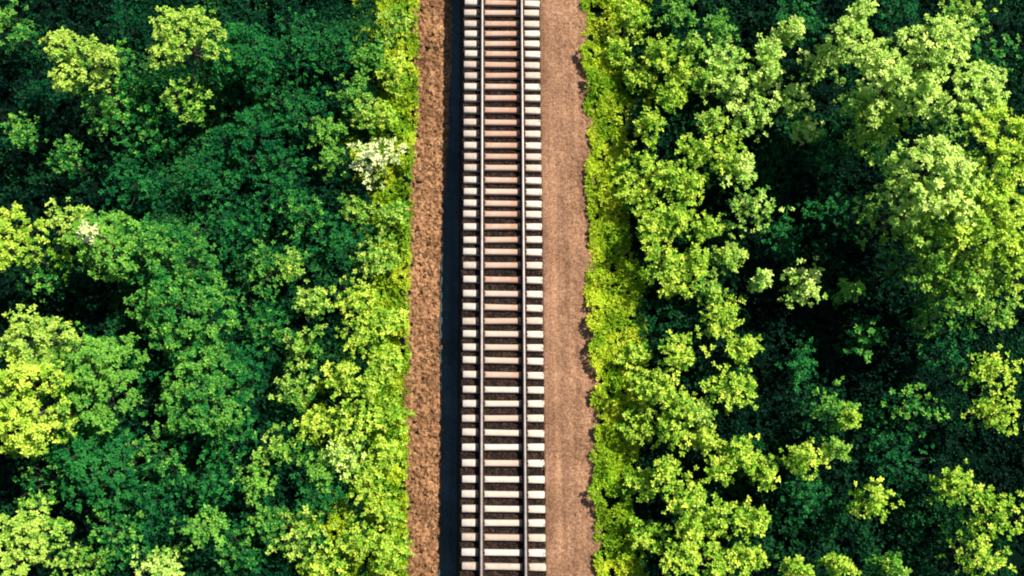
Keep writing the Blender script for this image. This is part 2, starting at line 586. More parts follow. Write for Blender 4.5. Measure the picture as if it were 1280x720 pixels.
def box(c, d):
    c = np.array(c); d = np.array(d) / 2
    s = np.array([(-1, -1, -1), (1, -1, -1), (1, 1, -1), (-1, 1, -1), (-1, -1, 1), (1, -1, 1), (1, 1, 1), (-1, 1, 1)])
    return list(c + s * d), [(0, 3, 2, 1), (4, 5, 6, 7), (0, 1, 5, 4), (1, 2, 6, 5), (2, 3, 7, 6), (3, 0, 4, 7)]


GA = 0.7525      # half distance between the rail heads' middles
sm = sleeper_mesh()
# fastening: two bent spring clips; dark base plate widened leftward to imitate the rail's shadow
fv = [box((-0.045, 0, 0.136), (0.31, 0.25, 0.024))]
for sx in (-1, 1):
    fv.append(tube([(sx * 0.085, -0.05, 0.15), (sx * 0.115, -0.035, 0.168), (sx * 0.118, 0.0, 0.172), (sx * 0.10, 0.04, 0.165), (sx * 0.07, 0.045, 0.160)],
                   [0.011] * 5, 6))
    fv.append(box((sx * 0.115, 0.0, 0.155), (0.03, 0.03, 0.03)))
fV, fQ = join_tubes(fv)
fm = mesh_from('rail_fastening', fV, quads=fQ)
for i, y_ in enumerate(sl_y):
    s = link('sleeper', sm, M_CONC, track, (rng.normal(0.0, 0.008), y_, rng.normal(0, 0.004)))
    s.rotation_euler = (0, 0, R(-0.8 + rng.normal(0, 0.45)))
    s.color = (float(np.clip(0.50 + y_ * 0.055 + rng.normal(0, 0.20), 0.02, 0.95)), 0, 0, 1)
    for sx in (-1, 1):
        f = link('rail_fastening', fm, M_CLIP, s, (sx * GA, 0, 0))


def rail_mesh():
    prof = [(-.072, 0), (.072, 0), (.072, .012), (.016, .030), (.011, .055), (.011, .115), (.034, .125), (.036, .150), (.028, .160),
            (-.028, .160), (-.036, .150), (-.034, .125), (-.011, .115), (-.011, .055), (-.016, .030), (-.072, .012)]
    ys = np.arange(-22, 22.01, 1.0)
    n_ = len(prof)
    V = [(px_, y_, pz_ + 0.146) for y_ in ys for px_, pz_ in prof]
    Q = []
    for i in range(len(ys) - 1):
        for j in range(n_):
            j2 = (j + 1) % n_
            Q.append((i * n_ + j, i * n_ + j2, (i + 1) * n_ + j2, (i + 1) * n_ + j))
    me = mesh_from('rail', V, quads=Q)
    me.materials.append(M_RUST); me.materials.append(M_STEEL)
    for i, p_ in enumerate(me.polygons):
        if (i % n_) in (6, 7, 8, 9, 10):
            p_.material_index = 1
    return me
rm = rail_mesh()
for sx in (-1, 1):
    link('rail', rm, None, track, (sx * GA, 0, 0))


# ------------------------------------------------------------------ plants
def crown_and_wood(Rr, Hh, Hc, leafL, dens, lobes, age, spiky, sparse):
    """local coordinates, trunk foot at the origin. Hh: top height, Hc: crown depth"""
    nl = max(3, lobes)
    cen, rad = [], []
    for i in range(nl):
        a = i * 2.399 + rng.uniform(-.5, .5)
        rr = Rr * 0.74 * math.sqrt((i + 0.3) / nl)
        rl = Rr * rng.uniform(0.26, 0.46) * (1.15 if i == 0 else 1.0)
        zc = Hh - rl * 0.9 - Hc * 0.55 * (rr / Rr) ** 1.4 * rng.uniform(0.6, 1.4) - rng.uniform(0, 0.12) * Hc
        cen.append((rr * math.cos(a) * rng.uniform(.8, 1.2), rr * math.sin(a) * rng.uniform(.8, 1.2), zc)); rad.append(rl)
    # a few lower side branches
    for i in range(nl // 2 + 1):
        a = rng.uniform(0, 6.28)
        cen.append((Rr * .7 * math.cos(a), Rr * .7 * math.sin(a), Hh - Hc * rng.uniform(0.6, 0.95))); rad.append(Rr * rng.uniform(.2, .32))
    nb = len(cen)
    for i in range(max(5, nl // 2 + 2)):
        a = i * 2.399 + rng.uniform(0, 1)
        q = rng.uniform(0.15, 0.85)
        cen.append((Rr * q * math.cos(a), Rr * q * math.sin(a), Hh * rng.uniform(0.28, 0.62))); rad.append(max(0.25, Rr * rng.uniform(.26, .42)))
    cen = np.array(cen); rad = np.array(rad)
    T, A, G = [], [], []
    for i in range(len(cen)):
        area = rad[i] ** 2
        n_ = int(dens * area / (leafL ** 2) * (0.5 if i >= nl else 1.0) * (0.7 if i >= nb else 1.0))
        n_ = max(n_, 6)
        d = norm(rng.normal(0, 1, (n_ * 2, 3)) + np.array([0, 0, 0.25]))
        d = d[d[:, 2] > -0.45][:n_]
        # branch-like gathering: pull directions towards a handful of twigs
        tw = norm(rng.normal(0, 1, (max(5, int(7 + spiky * 6)), 3)) + np.array([0, 0, 0.35]))
        k = np.argmax(d @ tw.T, axis=1)
        d = norm(d + tw[k] * 1.0)
        near = np.clip(np.sum(d * tw[k], 1), 0, 1)
        reach = (0.52 + 0.72 * near ** 9) * rng.uniform(0.55, 1.06, len(d)) ** 0.6
        sq = np.array([1, 1, 0.85])
        tp = cen[i] + d * (rad[i] * reach)[:, None] * sq
        T.append(tp); A.append(d * 0.40 + np.array([0, 0, 0.95]) + np.array([0.18, 0.10, 0]) + rng.normal(0, .18, d.shape))
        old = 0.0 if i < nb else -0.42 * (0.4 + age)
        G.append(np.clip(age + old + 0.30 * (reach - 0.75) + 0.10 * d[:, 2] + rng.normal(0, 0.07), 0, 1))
    T = np.concatenate(T); A = np.concatenate(A); G = np.concatenate(G)
    # drop tips buried deep in another lobe
    dd = np.linalg.norm(T[:, None, :] - cen[None], axis=2) / rad[None]
    keep = (dd.min(axis=1) > 0.5) | (rng.uniform(0, 1, len(T)) < 0.15)
    if sparse:
        keep &= rng.uniform(0, 1, len(T)) > sparse
    T, A, G = T[keep], A[keep], G[keep]
    # wood
    ts = []
    tr = max(0.012, Rr * 0.035)
    zc0 = max(Hh - Hc * 0.95, Hh * 0.18)
    lean = rng.normal(0, 0.05, 2) * Hh
    ts.append(tube([(0, 0, -0.15), (lean[0] * .3, lean[1] * .3, zc0 * 0.6), (lean[0] * .6, lean[1] * .6, zc0)], [tr * 1.35, tr, tr * .85]))
    foot = np.array([lean[0] * .6, lean[1] * .6, zc0])
    for i in range(len(cen)):
        c0 = foot; c1 = cen[i]
        midp = (c0 + c1) / 2 + np.array([0, 0, -0.08 * Rr]) + rng.normal(0, .04 * Rr, 3)
        ts.append(tube([c0, midp, c1, c1 + (c1 - midp) * .5], [tr * .6, tr * .42, tr * .25, tr * .1], 5))
        for _ in range(3):
            e = c1 + norm(rng.normal(0, 1, 3) + np.array([0, 0, .5])) * rad[i] * .85
            ts.append(tube([midp * .3 + c1 * .7, (c1 + e) / 2, e], [tr * .2, tr * .13, tr * .06], 4))
    return T, A, G, join_tubes(ts)


def spray_crown(Rr, Hh, leafL, dens, age, sparse):
    """shrub: long leafy branches leaving the stem in a star, each with side sprigs"""
    nb_ = int(rng.integers(8, 13))
    T, A, G, ts = [], [], [], []
    base = np.array([0, 0, Hh * 0.22])
    ts.append(tube([(0, 0, -0.15), (0, 0, 0), base], [0.03, 0.028, 0.024]))
    a0 = rng.uniform(0, 6.28)
    squash = rng.uniform(0.8, 1.15, 2)
    for b_ in range(nb_ + 3):
        up = b_ >= nb_
        az = a0 + b_ * 2.399 + rng.normal(0, .25)
        reach = Rr * (rng.uniform(0.50, 1.12) if not up else rng.uniform(0.1, 0.35))
        top = Hh * (rng.uniform(0.62, 0.93) if not up else rng.uniform(0.93, 1.02))
        e = np.array([math.cos(az) * reach * squash[0], math.sin(az) * reach * squash[1], top])
        m = base + (e - base) * 0.5 + np.array([0, 0, 0.16 * Hh]) + rng.normal(0, .06 * Rr, 3)
        ts.append(tube([base, m, e], [0.016, 0.011, 0.004], 4))
        n_ = max(8, int(dens * 0.42 * Rr * Rr / (leafL ** 2) / (nb_ + 3) * 1.55))
        u = rng.uniform(0.30, 1.0, n_) ** 0.8
        P0 = (1 - u)[:, None] ** 2 * base + 2 * (u * (1 - u))[:, None] * m + (u ** 2)[:, None] * e
        wd = Rr * (0.07 + 0.17 * np.sin(np.clip(u, 0, 1) * 2.6))
        off = rng.normal(0, 1, (n_, 3)) * wd[:, None] * np.array([1, 1, 0.6])
        T.append(P0 + off)
        A.append(norm(e - base)[None] * 0.35 + np.array([0.12, 0.07, 0.95]) + rng.normal(0, .2, (n_, 3)))
        br = rng.normal(0, 0.09)
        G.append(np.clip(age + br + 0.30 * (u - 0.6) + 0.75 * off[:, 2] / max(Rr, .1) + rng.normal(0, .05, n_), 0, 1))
    # old leaves low inside
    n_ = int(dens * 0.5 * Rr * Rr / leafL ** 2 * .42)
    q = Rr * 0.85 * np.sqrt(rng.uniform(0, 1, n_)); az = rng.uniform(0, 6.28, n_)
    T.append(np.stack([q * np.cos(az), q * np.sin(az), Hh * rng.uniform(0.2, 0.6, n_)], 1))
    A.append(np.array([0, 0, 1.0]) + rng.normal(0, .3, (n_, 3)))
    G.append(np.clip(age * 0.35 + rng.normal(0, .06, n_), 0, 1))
    T = np.concatenate(T); A = np.concatenate(A); G = np.concatenate(G)
    if sparse:
        k_ = rng.uniform(0, 1, len(T)) > sparse * 0.7
        T, A, G = T[k_], A[k_], G[k_]
    return T, A, G, join_tubes(ts)


LEAVES = 0
def plant(kind, px, py, rpx, tone, h, leaf=0.108, dens=1.6, k=7, lobes=None, age=0.5, spiky=0.6, sparse=0.0, depth=None):
    """crown middle at pixel (px,py) for its height; foot straight below"""
    global LEAVES
    zt = h * 0.80
    g0 = ZL if px < 560 else 0
    c = at(px, py, g0 + zt)
    Rr = rpx / (F / (H - zt - g0)) * 1.0
    gz = float(ground_z(c[0], c[1]))
    Hh = h + (g0 - gz)
    Hc = depth if depth else min(Hh * 0.8, Rr * 1.5)
    lobes = lobes or int(5 + Rr * 4)
    if 'tree' in kind or Rr > 1.35:
        T, A, G, wood = crown_and_wood(Rr, Hh, Hc, leaf, dens, lobes, age, spiky, sparse)
    else:
        T, A, G, wood = spray_crown(Rr, Hh, leaf, dens, age, sparse)
    L = np.full(len(T), leaf) * rng.uniform(0.8, 1.2, len(T))
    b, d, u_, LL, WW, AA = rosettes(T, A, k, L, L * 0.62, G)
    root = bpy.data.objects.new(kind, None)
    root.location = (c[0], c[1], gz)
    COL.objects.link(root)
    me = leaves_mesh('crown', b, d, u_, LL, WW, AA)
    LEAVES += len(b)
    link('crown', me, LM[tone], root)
    wm = mesh_from('trunk', wood[0], quads=wood[1], smooth=True)
    link('trunk' if 'tree' in kind else 'stem', wm, M_BARK, root)
    return root


# kind, px, py, radius px, tone, height m, options
SH = 'shrub'; TR = 'broadleaf_tree'; SP = 'sapling'
P = [
 # ---- far left: tall trees
 (TR, 100, 72, 52, 'bright', 5.2, dict(age=.62, leaf=.12, zone='FL')),
 (TR, 228, 48, 56, 'bright', 5.0, dict(age=.55, leaf=.14, sparse=.30, zone='FL')),
 (SH, 222, 118, 34, 'bright', 3.8, dict(age=.5, sparse=.2, zone='FL')),
 (SH, 128, 132, 34, 'mid', 3.2, dict(age=.55, zone='FL')),
 (SH, 20, 160, 30, 'mid', 3.4, dict(age=.6, sparse=.25, zone='FL')),
 (SH, 78, 192, 30, 'mid', 3.0, dict(age=.6, sparse=.35, zone='FL')),
 (SH, 12, 30, 28, 'mid', 3.6, dict(age=.6, sparse=.3, zone='FL')),
 (SH, 175, 150, 46, 'mid', 2.6, dict(age=.42, zone='FL')),
 (SH, 158, 95, 34, 'mid', 2.8, dict(age=.45, zone='FL')),
 (TR, 14, 302, 46, 'yellow', 5.4, dict(age=.58, leaf=.12, zone='FL')),
 (SH, 76, 272, 30, 'bright', 4.4, dict(age=.6, sparse=.15, zone='FL')),
 (TR, 132, 302, 54, 'mid', 4.6, dict(age=.72, leaf=.12, zone='FL')),
 (SP, 118, 294, 15, 'cream', 5.2, dict(age=.7, leaf=.10, zone='FL')),
 (TR, 196, 318, 64, 'mid', 4.2, dict(age=.42, leaf=.12, zone='FL')),
 (TR, 225, 392, 68, 'mid', 4.4, dict(age=.50, leaf=.12, zone='FL')),
 (SH, 50, 345, 34, 'mid', 3.0, dict(age=.55, sparse=.4, zone='FL')),
 (TR, 44, 428, 46, 'bright', 5.2, dict(age=.62, leaf=.13, sparse=.15, zone='FL')),
 (TR, 26, 506, 66, 'yellow', 5.6, dict(age=.55, leaf=.12, zone='FL')),
 (TR, 112, 470, 66, 'mid', 4.8, dict(age=.66, leaf=.12, zone='FL')),
 (TR, 245, 490, 66, 'mid', 4.0, dict(age=.48, leaf=.12, zone='FL')),
 (SH, 192, 566, 40, 'mid', 3.6, dict(age=.52, leaf=.11, zone='FL')),
 (TR, 112, 586, 58, 'deep', 3.8, dict(age=.62, zone='FL')),
 (TR, 26, 666, 46, 'bright', 4.6, dict(age=.55, leaf=.14, zone='FL')),
 (SH, 45, 598, 34, 'mid', 3.0, dict(age=.5, sparse=.4, zone='FL')),
 (SH, 138, 668, 42, 'mid', 3.2, dict(age=.5, zone='FL')),
 (SH, 92, 704, 30, 'bright', 3.2, dict(age=.5, sparse=.3, zone='FL')),
 (SH, 192, 708, 30, 'pale', 3.8, dict(age=.42, zone='FL')),
 (SH, 250, 662, 30, 'mid', 3.6, dict(age=.70, zone='FL')),
 (SH, 45, 118, 30, 'deep', 1.8, dict(age=.15, zone='FL')),
 (TR, 80, 545, 44, 'deep', 3.2, dict(age=.6, zone='FL')),
 # ---- dark hollow on the left
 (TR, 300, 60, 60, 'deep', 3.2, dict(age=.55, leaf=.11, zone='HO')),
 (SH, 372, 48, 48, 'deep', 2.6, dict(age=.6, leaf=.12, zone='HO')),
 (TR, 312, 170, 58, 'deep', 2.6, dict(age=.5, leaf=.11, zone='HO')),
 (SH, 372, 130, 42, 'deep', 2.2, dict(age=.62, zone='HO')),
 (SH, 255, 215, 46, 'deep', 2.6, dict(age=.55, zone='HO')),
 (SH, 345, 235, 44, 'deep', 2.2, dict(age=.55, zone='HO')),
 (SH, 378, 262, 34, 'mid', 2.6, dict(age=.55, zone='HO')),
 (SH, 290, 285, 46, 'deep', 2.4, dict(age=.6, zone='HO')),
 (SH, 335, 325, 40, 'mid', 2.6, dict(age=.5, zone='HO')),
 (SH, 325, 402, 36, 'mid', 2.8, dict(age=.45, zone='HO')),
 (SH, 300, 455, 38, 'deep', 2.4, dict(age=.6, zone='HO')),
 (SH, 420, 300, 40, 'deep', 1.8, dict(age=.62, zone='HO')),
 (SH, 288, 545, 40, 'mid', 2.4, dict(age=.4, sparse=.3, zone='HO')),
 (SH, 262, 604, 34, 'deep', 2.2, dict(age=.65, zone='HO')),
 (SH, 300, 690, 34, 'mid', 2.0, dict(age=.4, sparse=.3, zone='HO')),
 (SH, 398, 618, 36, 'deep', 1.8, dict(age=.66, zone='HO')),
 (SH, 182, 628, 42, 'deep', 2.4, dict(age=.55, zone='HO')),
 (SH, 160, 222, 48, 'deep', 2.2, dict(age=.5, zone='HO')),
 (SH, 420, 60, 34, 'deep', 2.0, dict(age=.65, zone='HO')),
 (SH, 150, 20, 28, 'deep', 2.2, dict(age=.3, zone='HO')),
 # ---- belt of shrubs by the left path
 (SH, 490, 28, 26, 'bright', 1.8, dict(age=.5, zone='LB', sparse=.15)),
 (SH, 462, 70, 30, 'mid', 1.8, dict(age=.6, zone='LB')),
 (SH, 495, 90, 26, 'yellow', 1.5, dict(age=.5, zone='LB')),
 (SH, 440, 115, 26, 'mid', 1.9, dict(age=.75, zone='LB', sparse=.2)),
 (SH, 460, 140, 26, 'bright', 1.7, dict(age=.55, zone='LB', sparse=.1)),
 (SH, 405, 160, 26, 'mid', 2.0, dict(age=.8, zone='LB', sparse=.35)),
 (SH, 468, 192, 36, 'cream', 2.6, dict(age=.66, leaf=.11, zone='LB', sparse=.12)),
 (SH, 412, 198, 26, 'mid', 1.9, dict(age=.75, zone='LB', sparse=.4)),
 (SH, 440, 258, 22, 'bright', 1.8, dict(age=.45, zone='LB', sparse=.45)),
 (SH, 486, 268, 24, 'bright', 1.4, dict(age=.5, zone='LB', sparse=.25)),
 (SH, 470, 318, 28, 'bright', 1.9, dict(age=.58, zone='LB')),
 (SH, 388, 375, 24, 'bright', 2.3, dict(age=.52, zone='LB', sparse=.35)),
 (SH, 362, 332, 16, 'bright', 2.3, dict(age=.55, zone='LB', sparse=.2)),
 (SH, 372, 432, 28, 'bright', 2.3, dict(age=.52, zone='LB', sparse=.42)),
 (SH, 440, 374, 30, 'yellow', 2.0, dict(age=.55, zone='LB')),
 (SH, 452, 418, 32, 'yellow', 2.0, dict(age=.52, zone='LB', sparse=.1)),
 (SH, 372, 488, 28, 'bright', 2.2, dict(age=.55, zone='LB', sparse=.42)),
 (SH, 425, 470, 32, 'yellow', 2.2, dict(age=.62, zone='LB')),
 (SH, 462, 480, 26, 'yellow', 1.8, dict(age=.48, zone='LB', sparse=.1)),
 (SH, 438, 526, 36, 'yellow', 2.4, dict(age=.58, zone='LB')),
 (SH, 395, 528, 26, 'yellow', 2.0, dict(age=.6, zone='LB', sparse=.2)),
 (SH, 348, 560, 28, 'bright', 2.4, dict(age=.45, zone='LB', sparse=.25)),
 (SH, 430, 568, 28, 'pale', 2.2, dict(age=.5, zone='LB')),
 (SH, 318, 602, 30, 'mid', 2.5, dict(age=.85, zone='LB', sparse=.4)),
 (SH, 400, 590, 20, 'mid', 2.0, dict(age=.8, zone='LB', sparse=.3)),
 (SH, 458, 600, 30, 'yellow', 1.8, dict(age=.5, zone='LB', sparse=.12)),
 (SH, 372, 672, 38, 'bright', 2.4, dict(age=.6, zone='LB', sparse=.1)),
 (SH, 448, 676, 32, 'yellow', 1.9, dict(age=.55, zone='LB')),
 (SH, 480, 640, 24, 'yellow', 1.5, dict(age=.48, zone='LB', sparse=.2)),
 (SH, 400, 714, 28, 'yellow', 2.0, dict(age=.55, zone='LB', sparse=.15)),
 (SH, 488, 520, 24, 'yellow', 1.4, dict(age=.45, zone='LB', sparse=.2)),
 (SH, 335, 655, 26, 'mid', 2.0, dict(age=.6, zone='LB')),
 # ---- belt of shrubs by the right shoulder
 (SH, 790, 22, 34, 'yellow', 1.9, dict(age=.45, zone='RB', sparse=.05)),
 (SH, 828, 62, 28, 'yellow', 2.1, dict(age=.5, zone='RB', sparse=.1)),
 (SH, 800, 95, 24, 'yellow', 1.8, dict(age=.52, zone='RB', sparse=.1)),
 (SH, 840, 116, 22, 'yellow', 2.2, dict(age=.52, zone='RB')),
 (SH, 812, 152, 22, 'yellow', 2.0, dict(age=.5, zone='RB', sparse=.15)),
 (SH, 866, 58, 24, 'bright', 2.2, dict(age=.5, zone='RB', sparse=.3)),
 (SH, 852, 10, 26, 'mid', 2.0, dict(age=.75, zone='RB', sparse=.2)),
 (SH, 902, 34, 26, 'mid', 2.0, dict(age=.7, zone='RB', sparse=.3)),
 (SH, 912, 70, 30, 'pale', 2.7, dict(age=.42, zone='RB')),
 (SH, 924, 102, 30, 'pale', 2.8, dict(age=.5, zone='RB')),
 (SH, 884, 98, 22, 'bright', 2.4, dict(age=.58, zone='RB', sparse=.15)),
 (SH, 962, 60, 22, 'pale', 3.0, dict(age=.5, zone='RB')),
 (SH, 988, 36, 18, 'pale', 3.0, dict(age=.5, zone='RB', sparse=.15)),
 (SH, 940, 142, 28, 'pale', 2.7, dict(age=.52, zone='RB')),
 (SH, 890, 148, 20, 'bright', 2.3, dict(age=.6, zone='RB', sparse=.1)),
 (SH, 988, 122, 26, 'pale', 2.9, dict(age=.5, zone='RB', sparse=.12)),
 (SH, 1012, 160, 20, 'pale', 2.6, dict(age=.4, zone='RB', sparse=.4)),
 (SH, 912, 192, 38, 'yellow', 2.8, dict(age=.55, zone='RB')),
 (SH, 872, 184, 24, 'yellow', 2.4, dict(age=.5, zone='RB', sparse=.1)),
 (SH, 804, 208, 34, 'yellow', 2.3, dict(age=.55, zone='RB')),
 (SH, 842, 218, 28, 'yellow', 2.4, dict(age=.5, zone='RB', sparse=.12)),
 (SH, 802, 244, 26, 'yellow', 2.4, dict(age=.58, zone='RB')),
 (SH, 850, 268, 30, 'yellow', 2.4, dict(age=.52, zone='RB')),
 (SH, 888, 280, 20, 'yellow', 2.2, dict(age=.45, zone='RB', sparse=.15)),
 (SH, 945, 256, 36, 'pale', 2.9, dict(age=.45, zone='RB')),
 (SH, 832, 322, 26, 'yellow', 2.3, dict(age=.52, zone='RB', sparse=.05)),
 (SH, 874, 322, 24, 'yellow', 2.3, dict(age=.5, zone='RB')),
 (SH, 914, 318, 20, 'bright', 2.3, dict(age=.6, zone='RB')),
 (SH, 848, 354, 22, 'yellow', 2.1, dict(age=.55, zone='RB')),
 (SH, 892, 362, 20, 'bright', 2.2, dict(age=.5, zone='RB', sparse=.25)),
 (SH, 905, 390, 32, 'yellow', 2.6, dict(age=.55, zone='RB', sparse=.05)),
 (SH, 852, 438, 30, 'yellow', 2.4, dict(age=.56, zone='RB')),
 (SH, 934, 432, 24, 'yellow', 2.5, dict(age=.52, zone='RB')),
 (SH, 920, 482, 34, 'yellow', 2.8, dict(age=.56, zone='RB')),
 (SH, 794, 446, 24, 'yellow', 1.8, dict(age=.5, zone='RB', sparse=.12)),
 (SH, 822, 484, 30, 'yellow', 2.3, dict(age=.55, zone='RB')),
 (SH, 848, 504, 24, 'yellow', 2.4, dict(age=.48, zone='RB')),
 (SH, 878, 516, 20, 'bright', 2.4, dict(age=.65, zone='RB', sparse=.05)),
 (SH, 806, 530, 28, 'yellow', 2.2, dict(age=.52, zone='RB')),
 (SH, 846, 540, 26, 'yellow', 2.2, dict(age=.52, zone='RB')),
 (SH, 884, 548, 20, 'yellow', 2.1, dict(age=.55, zone='RB', sparse=.1)),
 (SH, 930, 566, 24, 'yellow', 2.5, dict(age=.5, zone='RB')),
 (SH, 904, 586, 18, 'yellow', 2.4, dict(age=.55, zone='RB')),
 (SH, 958, 590, 22, 'yellow', 2.5, dict(age=.55, zone='RB', sparse=.1)),
 (SH, 804, 604, 20, 'yellow', 2.1, dict(age=.48, zone='RB', sparse=.05)),
 (SH, 834, 590, 18, 'yellow', 2.1, dict(age=.5, zone='RB', sparse=.1)),
 (SH, 858, 622, 34, 'yellow', 2.5, dict(age=.55, zone='RB')),
 (SH, 894, 648, 26, 'yellow', 2.4, dict(age=.55, zone='RB')),
 (SH, 942, 650, 22, 'yellow', 2.5, dict(age=.5, zone='RB')),
 (SH, 808, 670, 22, 'yellow', 2.1, dict(age=.5, zone='RB')),
 (SH, 850, 694, 30, 'yellow', 2.5, dict(age=.55, zone='RB')),
 (SH, 898, 706, 30, 'yellow', 2.6, dict(age=.55, zone='RB')),
 (SH, 936, 698, 20, 'yellow', 2.5, dict(age=.5, zone='RB')),
 (SH, 772, 60, 20, 'yellow', 1.3, dict(age=.5, zone='RB')),
 (SH, 852, 90, 24, 'yellow', 2.1, dict(age=.55, zone='RB')),
 (SH, 866, 228, 24, 'yellow', 2.4, dict(age=.55, zone='RB')),
 (SH, 818, 284, 22, 'yellow', 2.2, dict(age=.52, zone='RB', sparse=.1)),
 (SH, 928, 210, 24, 'pale', 2.7, dict(age=.5, zone='RB')),
 (SH, 962, 90, 22, 'pale', 2.8, dict(age=.5, zone='RB', sparse=.1)),
 (SH, 868, 662, 26, 'yellow', 2.5, dict(age=.55, zone='RB')),
 (SH, 480, 400, 26, 'yellow', 1.5, dict(age=.55, zone='LB')),
 (SH, 484, 452, 24, 'yellow', 1.5, dict(age=.52, zone='LB')),
 (SH, 482, 564, 24, 'yellow', 1.5, dict(age=.52, zone='LB')),
 (SH, 484, 694, 26, 'yellow', 1.5, dict(age=.52, zone='LB')),
 (SH, 478, 140, 24, 'yellow', 1.5, dict(age=.52, zone='LB')),
 # ---- far right
 (TR, 1130, 96, 70, 'pale', 6.4, dict(age=.58, leaf=.12, zone='FR')),
 (TR, 1172, 62, 44, 'pale', 6.8, dict(age=.52, leaf=.12, zone='FR')),
 (TR, 1058, 55, 38, 'pale', 5.0, dict(age=.45, leaf=.12, zone='FR', sparse=.15)),
 (SH, 1030, 70, 24, 'pale', 3.8, dict(age=.5, zone='FR', sparse=.2)),
 (SP, 1078, 12, 16, 'pale', 5.2, dict(age=.5, zone='FR')),
 (TR, 1092, 150, 46, 'bright', 4.4, dict(age=.45, leaf=.12, zone='FR')),
 (TR, 1212, 122, 48, 'pale', 6.4, dict(age=.5, leaf=.12, zone='FR')),
 (TR, 1256, 185, 68, 'yellow', 6.8, dict(age=.56, leaf=.12, zone='FR')),
 (TR, 1168, 222, 66, 'pale', 6.8, dict(age=.56, leaf=.12, zone='FR')),
 (TR, 1130, 255, 40, 'pale', 5.6, dict(age=.45, leaf=.12, zone='FR')),
 (TR, 1226, 278, 68, 'yellow', 6.4, dict(age=.56, leaf=.12, zone='FR')),
 (TR, 1272, 322, 48, 'yellow', 6.0, dict(age=.50, leaf=.12, zone='FR')),
 (TR, 1160, 312, 50, 'bright', 5.2, dict(age=.45, leaf=.12, zone='FR')),
 (TR, 1212, 352, 52, 'bright', 5.2, dict(age=.48, leaf=.12, zone='FR')),
 (SH, 1170, 398, 30, 'mid', 3.6, dict(age=.75, zone='FR', sparse=.4)),
 (SH, 1256, 385, 30, 'bright', 4.2, dict(age=.5, zone='FR', sparse=.3)),
 (SH, 1212, 14, 34, 'bright', 4.2, dict(age=.5, zone='FR', sparse=.2)),
 (SH, 1252, 60, 40, 'mid', 3.4, dict(age=.5, zone='FR', sparse=.4)),
 (SH, 1006, 352, 34, 'pale', 3.6, dict(age=.56, zone='FR')),
 (SP, 955, 346, 11, 'pale', 3.0, dict(age=.55, zone='FR')),
 (SH, 1065, 362, 18, 'mid', 2.8, dict(age=.8, zone='FR', sparse=.3)),
 (SH, 1252, 458, 32, 'yellow', 5.0, dict(age=.58, zone='FR', sparse=.1)),
 (SH, 1256, 512, 28, 'yellow', 4.6, dict(age=.52, zone='FR', sparse=.2)),
 (SH, 1048, 508, 30, 'mid', 3.2, dict(age=.7, zone='FR', sparse=.4)),
 (SP, 1066, 522, 13, 'yellow', 3.4, dict(age=.5, zone='FR')),
 (SH, 1010, 572, 24, 'yellow', 4.2, dict(age=.52, zone='FR')),
 (SH, 1050, 562, 14, 'bright', 3.4, dict(age=.5, zone='FR', sparse=.2)),
 (SH, 1100, 628, 24, 'yellow', 4.2, dict(age=.5, zone='FR')),
 (SP, 1054, 710, 14, 'yellow', 4.0, dict(age=.5, zone='FR')),
 (SP, 1002, 716, 16, 'yellow', 3.8, dict(age=.5, zone='FR', sparse=.1)),
 (SP, 1124, 712, 17, 'bright', 3.6, dict(age=.4, zone='FR', sparse=.3)),
 (SH, 1206, 606, 32, 'yellow', 4.2, dict(age=.48, zone='FR', sparse=.38)),
 (SH, 1262, 640, 34, 'yellow', 5.0, dict(age=.52, zone='FR', sparse=.08)),
 (SH, 1236, 694, 38, 'yellow', 5.0, dict(age=.52, zone='FR', sparse=.08)),
 (SH, 1150, 508, 34, 'mid', 2.8, dict(age=.6, zone='FR', sparse=.55)),
 (SH, 1190, 440, 34, 'deep', 2.6, dict(age=.6, zone='FR', sparse=.3)),
 (SH, 1005, 455, 26, 'deep', 2.2, dict(age=.7, zone='FR', sparse=.3)),
 (SH, 1085, 422, 26, 'mid', 2.6, dict(age=.5, zone='FR', sparse=.5)),
 (SH, 985, 292, 30, 'deep', 2.4, dict(age=.65, zone='FR', sparse=.2)),
 (SH, 1045, 255, 40, 'deep', 2.6, dict(age=.6, zone='FR', sparse=.2)),
 (SH, 1040, 190, 34, 'deep', 2.6, dict(age=.65, zone='FR', sparse=.2)),
 (SH, 1010, 620, 34, 'deep', 2.0, dict(age=.7, zone='FR', sparse=.4)),
 (SH, 1120, 570, 40, 'deep', 1.8, dict(age=.5, zone='FR', sparse=.5)),
 (SH, 1000, 20, 38, 'deep', 2.2, dict(age=.65, zone='FR', sparse=.2)),
 (SH, 1130, 12, 40, 'deep', 2.2, dict(age=.5, zone='FR', sparse=.3)),
]

ZN = {'FL': 'in the far left woods', 'HO': 'in the dark left hollow',
      'LB': 'beside the left gravel path', 'RB': 'beside the right gravel shoulder',
      'FR': 'in the far right woods'}
GRP = {'FL': 'trees and shrubs of the left woodland', 'HO': 'dark plants in the left hollow',
       'LB': 'shrubs beside the left gravel path', 'RB': 'shrubs beside the right gravel shoulder',
       'FR': 'trees and shrubs of the right woodland'}
TN = {'yellow': 'yellow-green', 'bright': 'light green', 'pale': 'pale green', 'mid': 'mid-green', 'deep': 'dark green', 'cream': 'cream-flowered'}
ORD = ['', 'first', 'second', 'third', 'fourth', 'fifth', 'sixth', 'seventh', 'eighth', 'ninth', 'tenth', 'eleventh', 'twelfth', 'thirteenth',
       'fourteenth', 'fifteenth', 'sixteenth', 'seventeenth', 'eighteenth', 'nineteenth', 'twentieth', 'twenty-first', 'twenty-second',
       'twenty-third', 'twenty-fourth', 'twenty-fifth', 'twenty-sixth', 'twenty-seventh', 'twenty-eighth', 'twenty-ninth', 'thirtieth',
       'thirty-first', 'thirty-second', 'thirty-third', 'thirty-fourth']
KN = {SH: 'shrub', TR: 'tree', SP: 'sapling'}


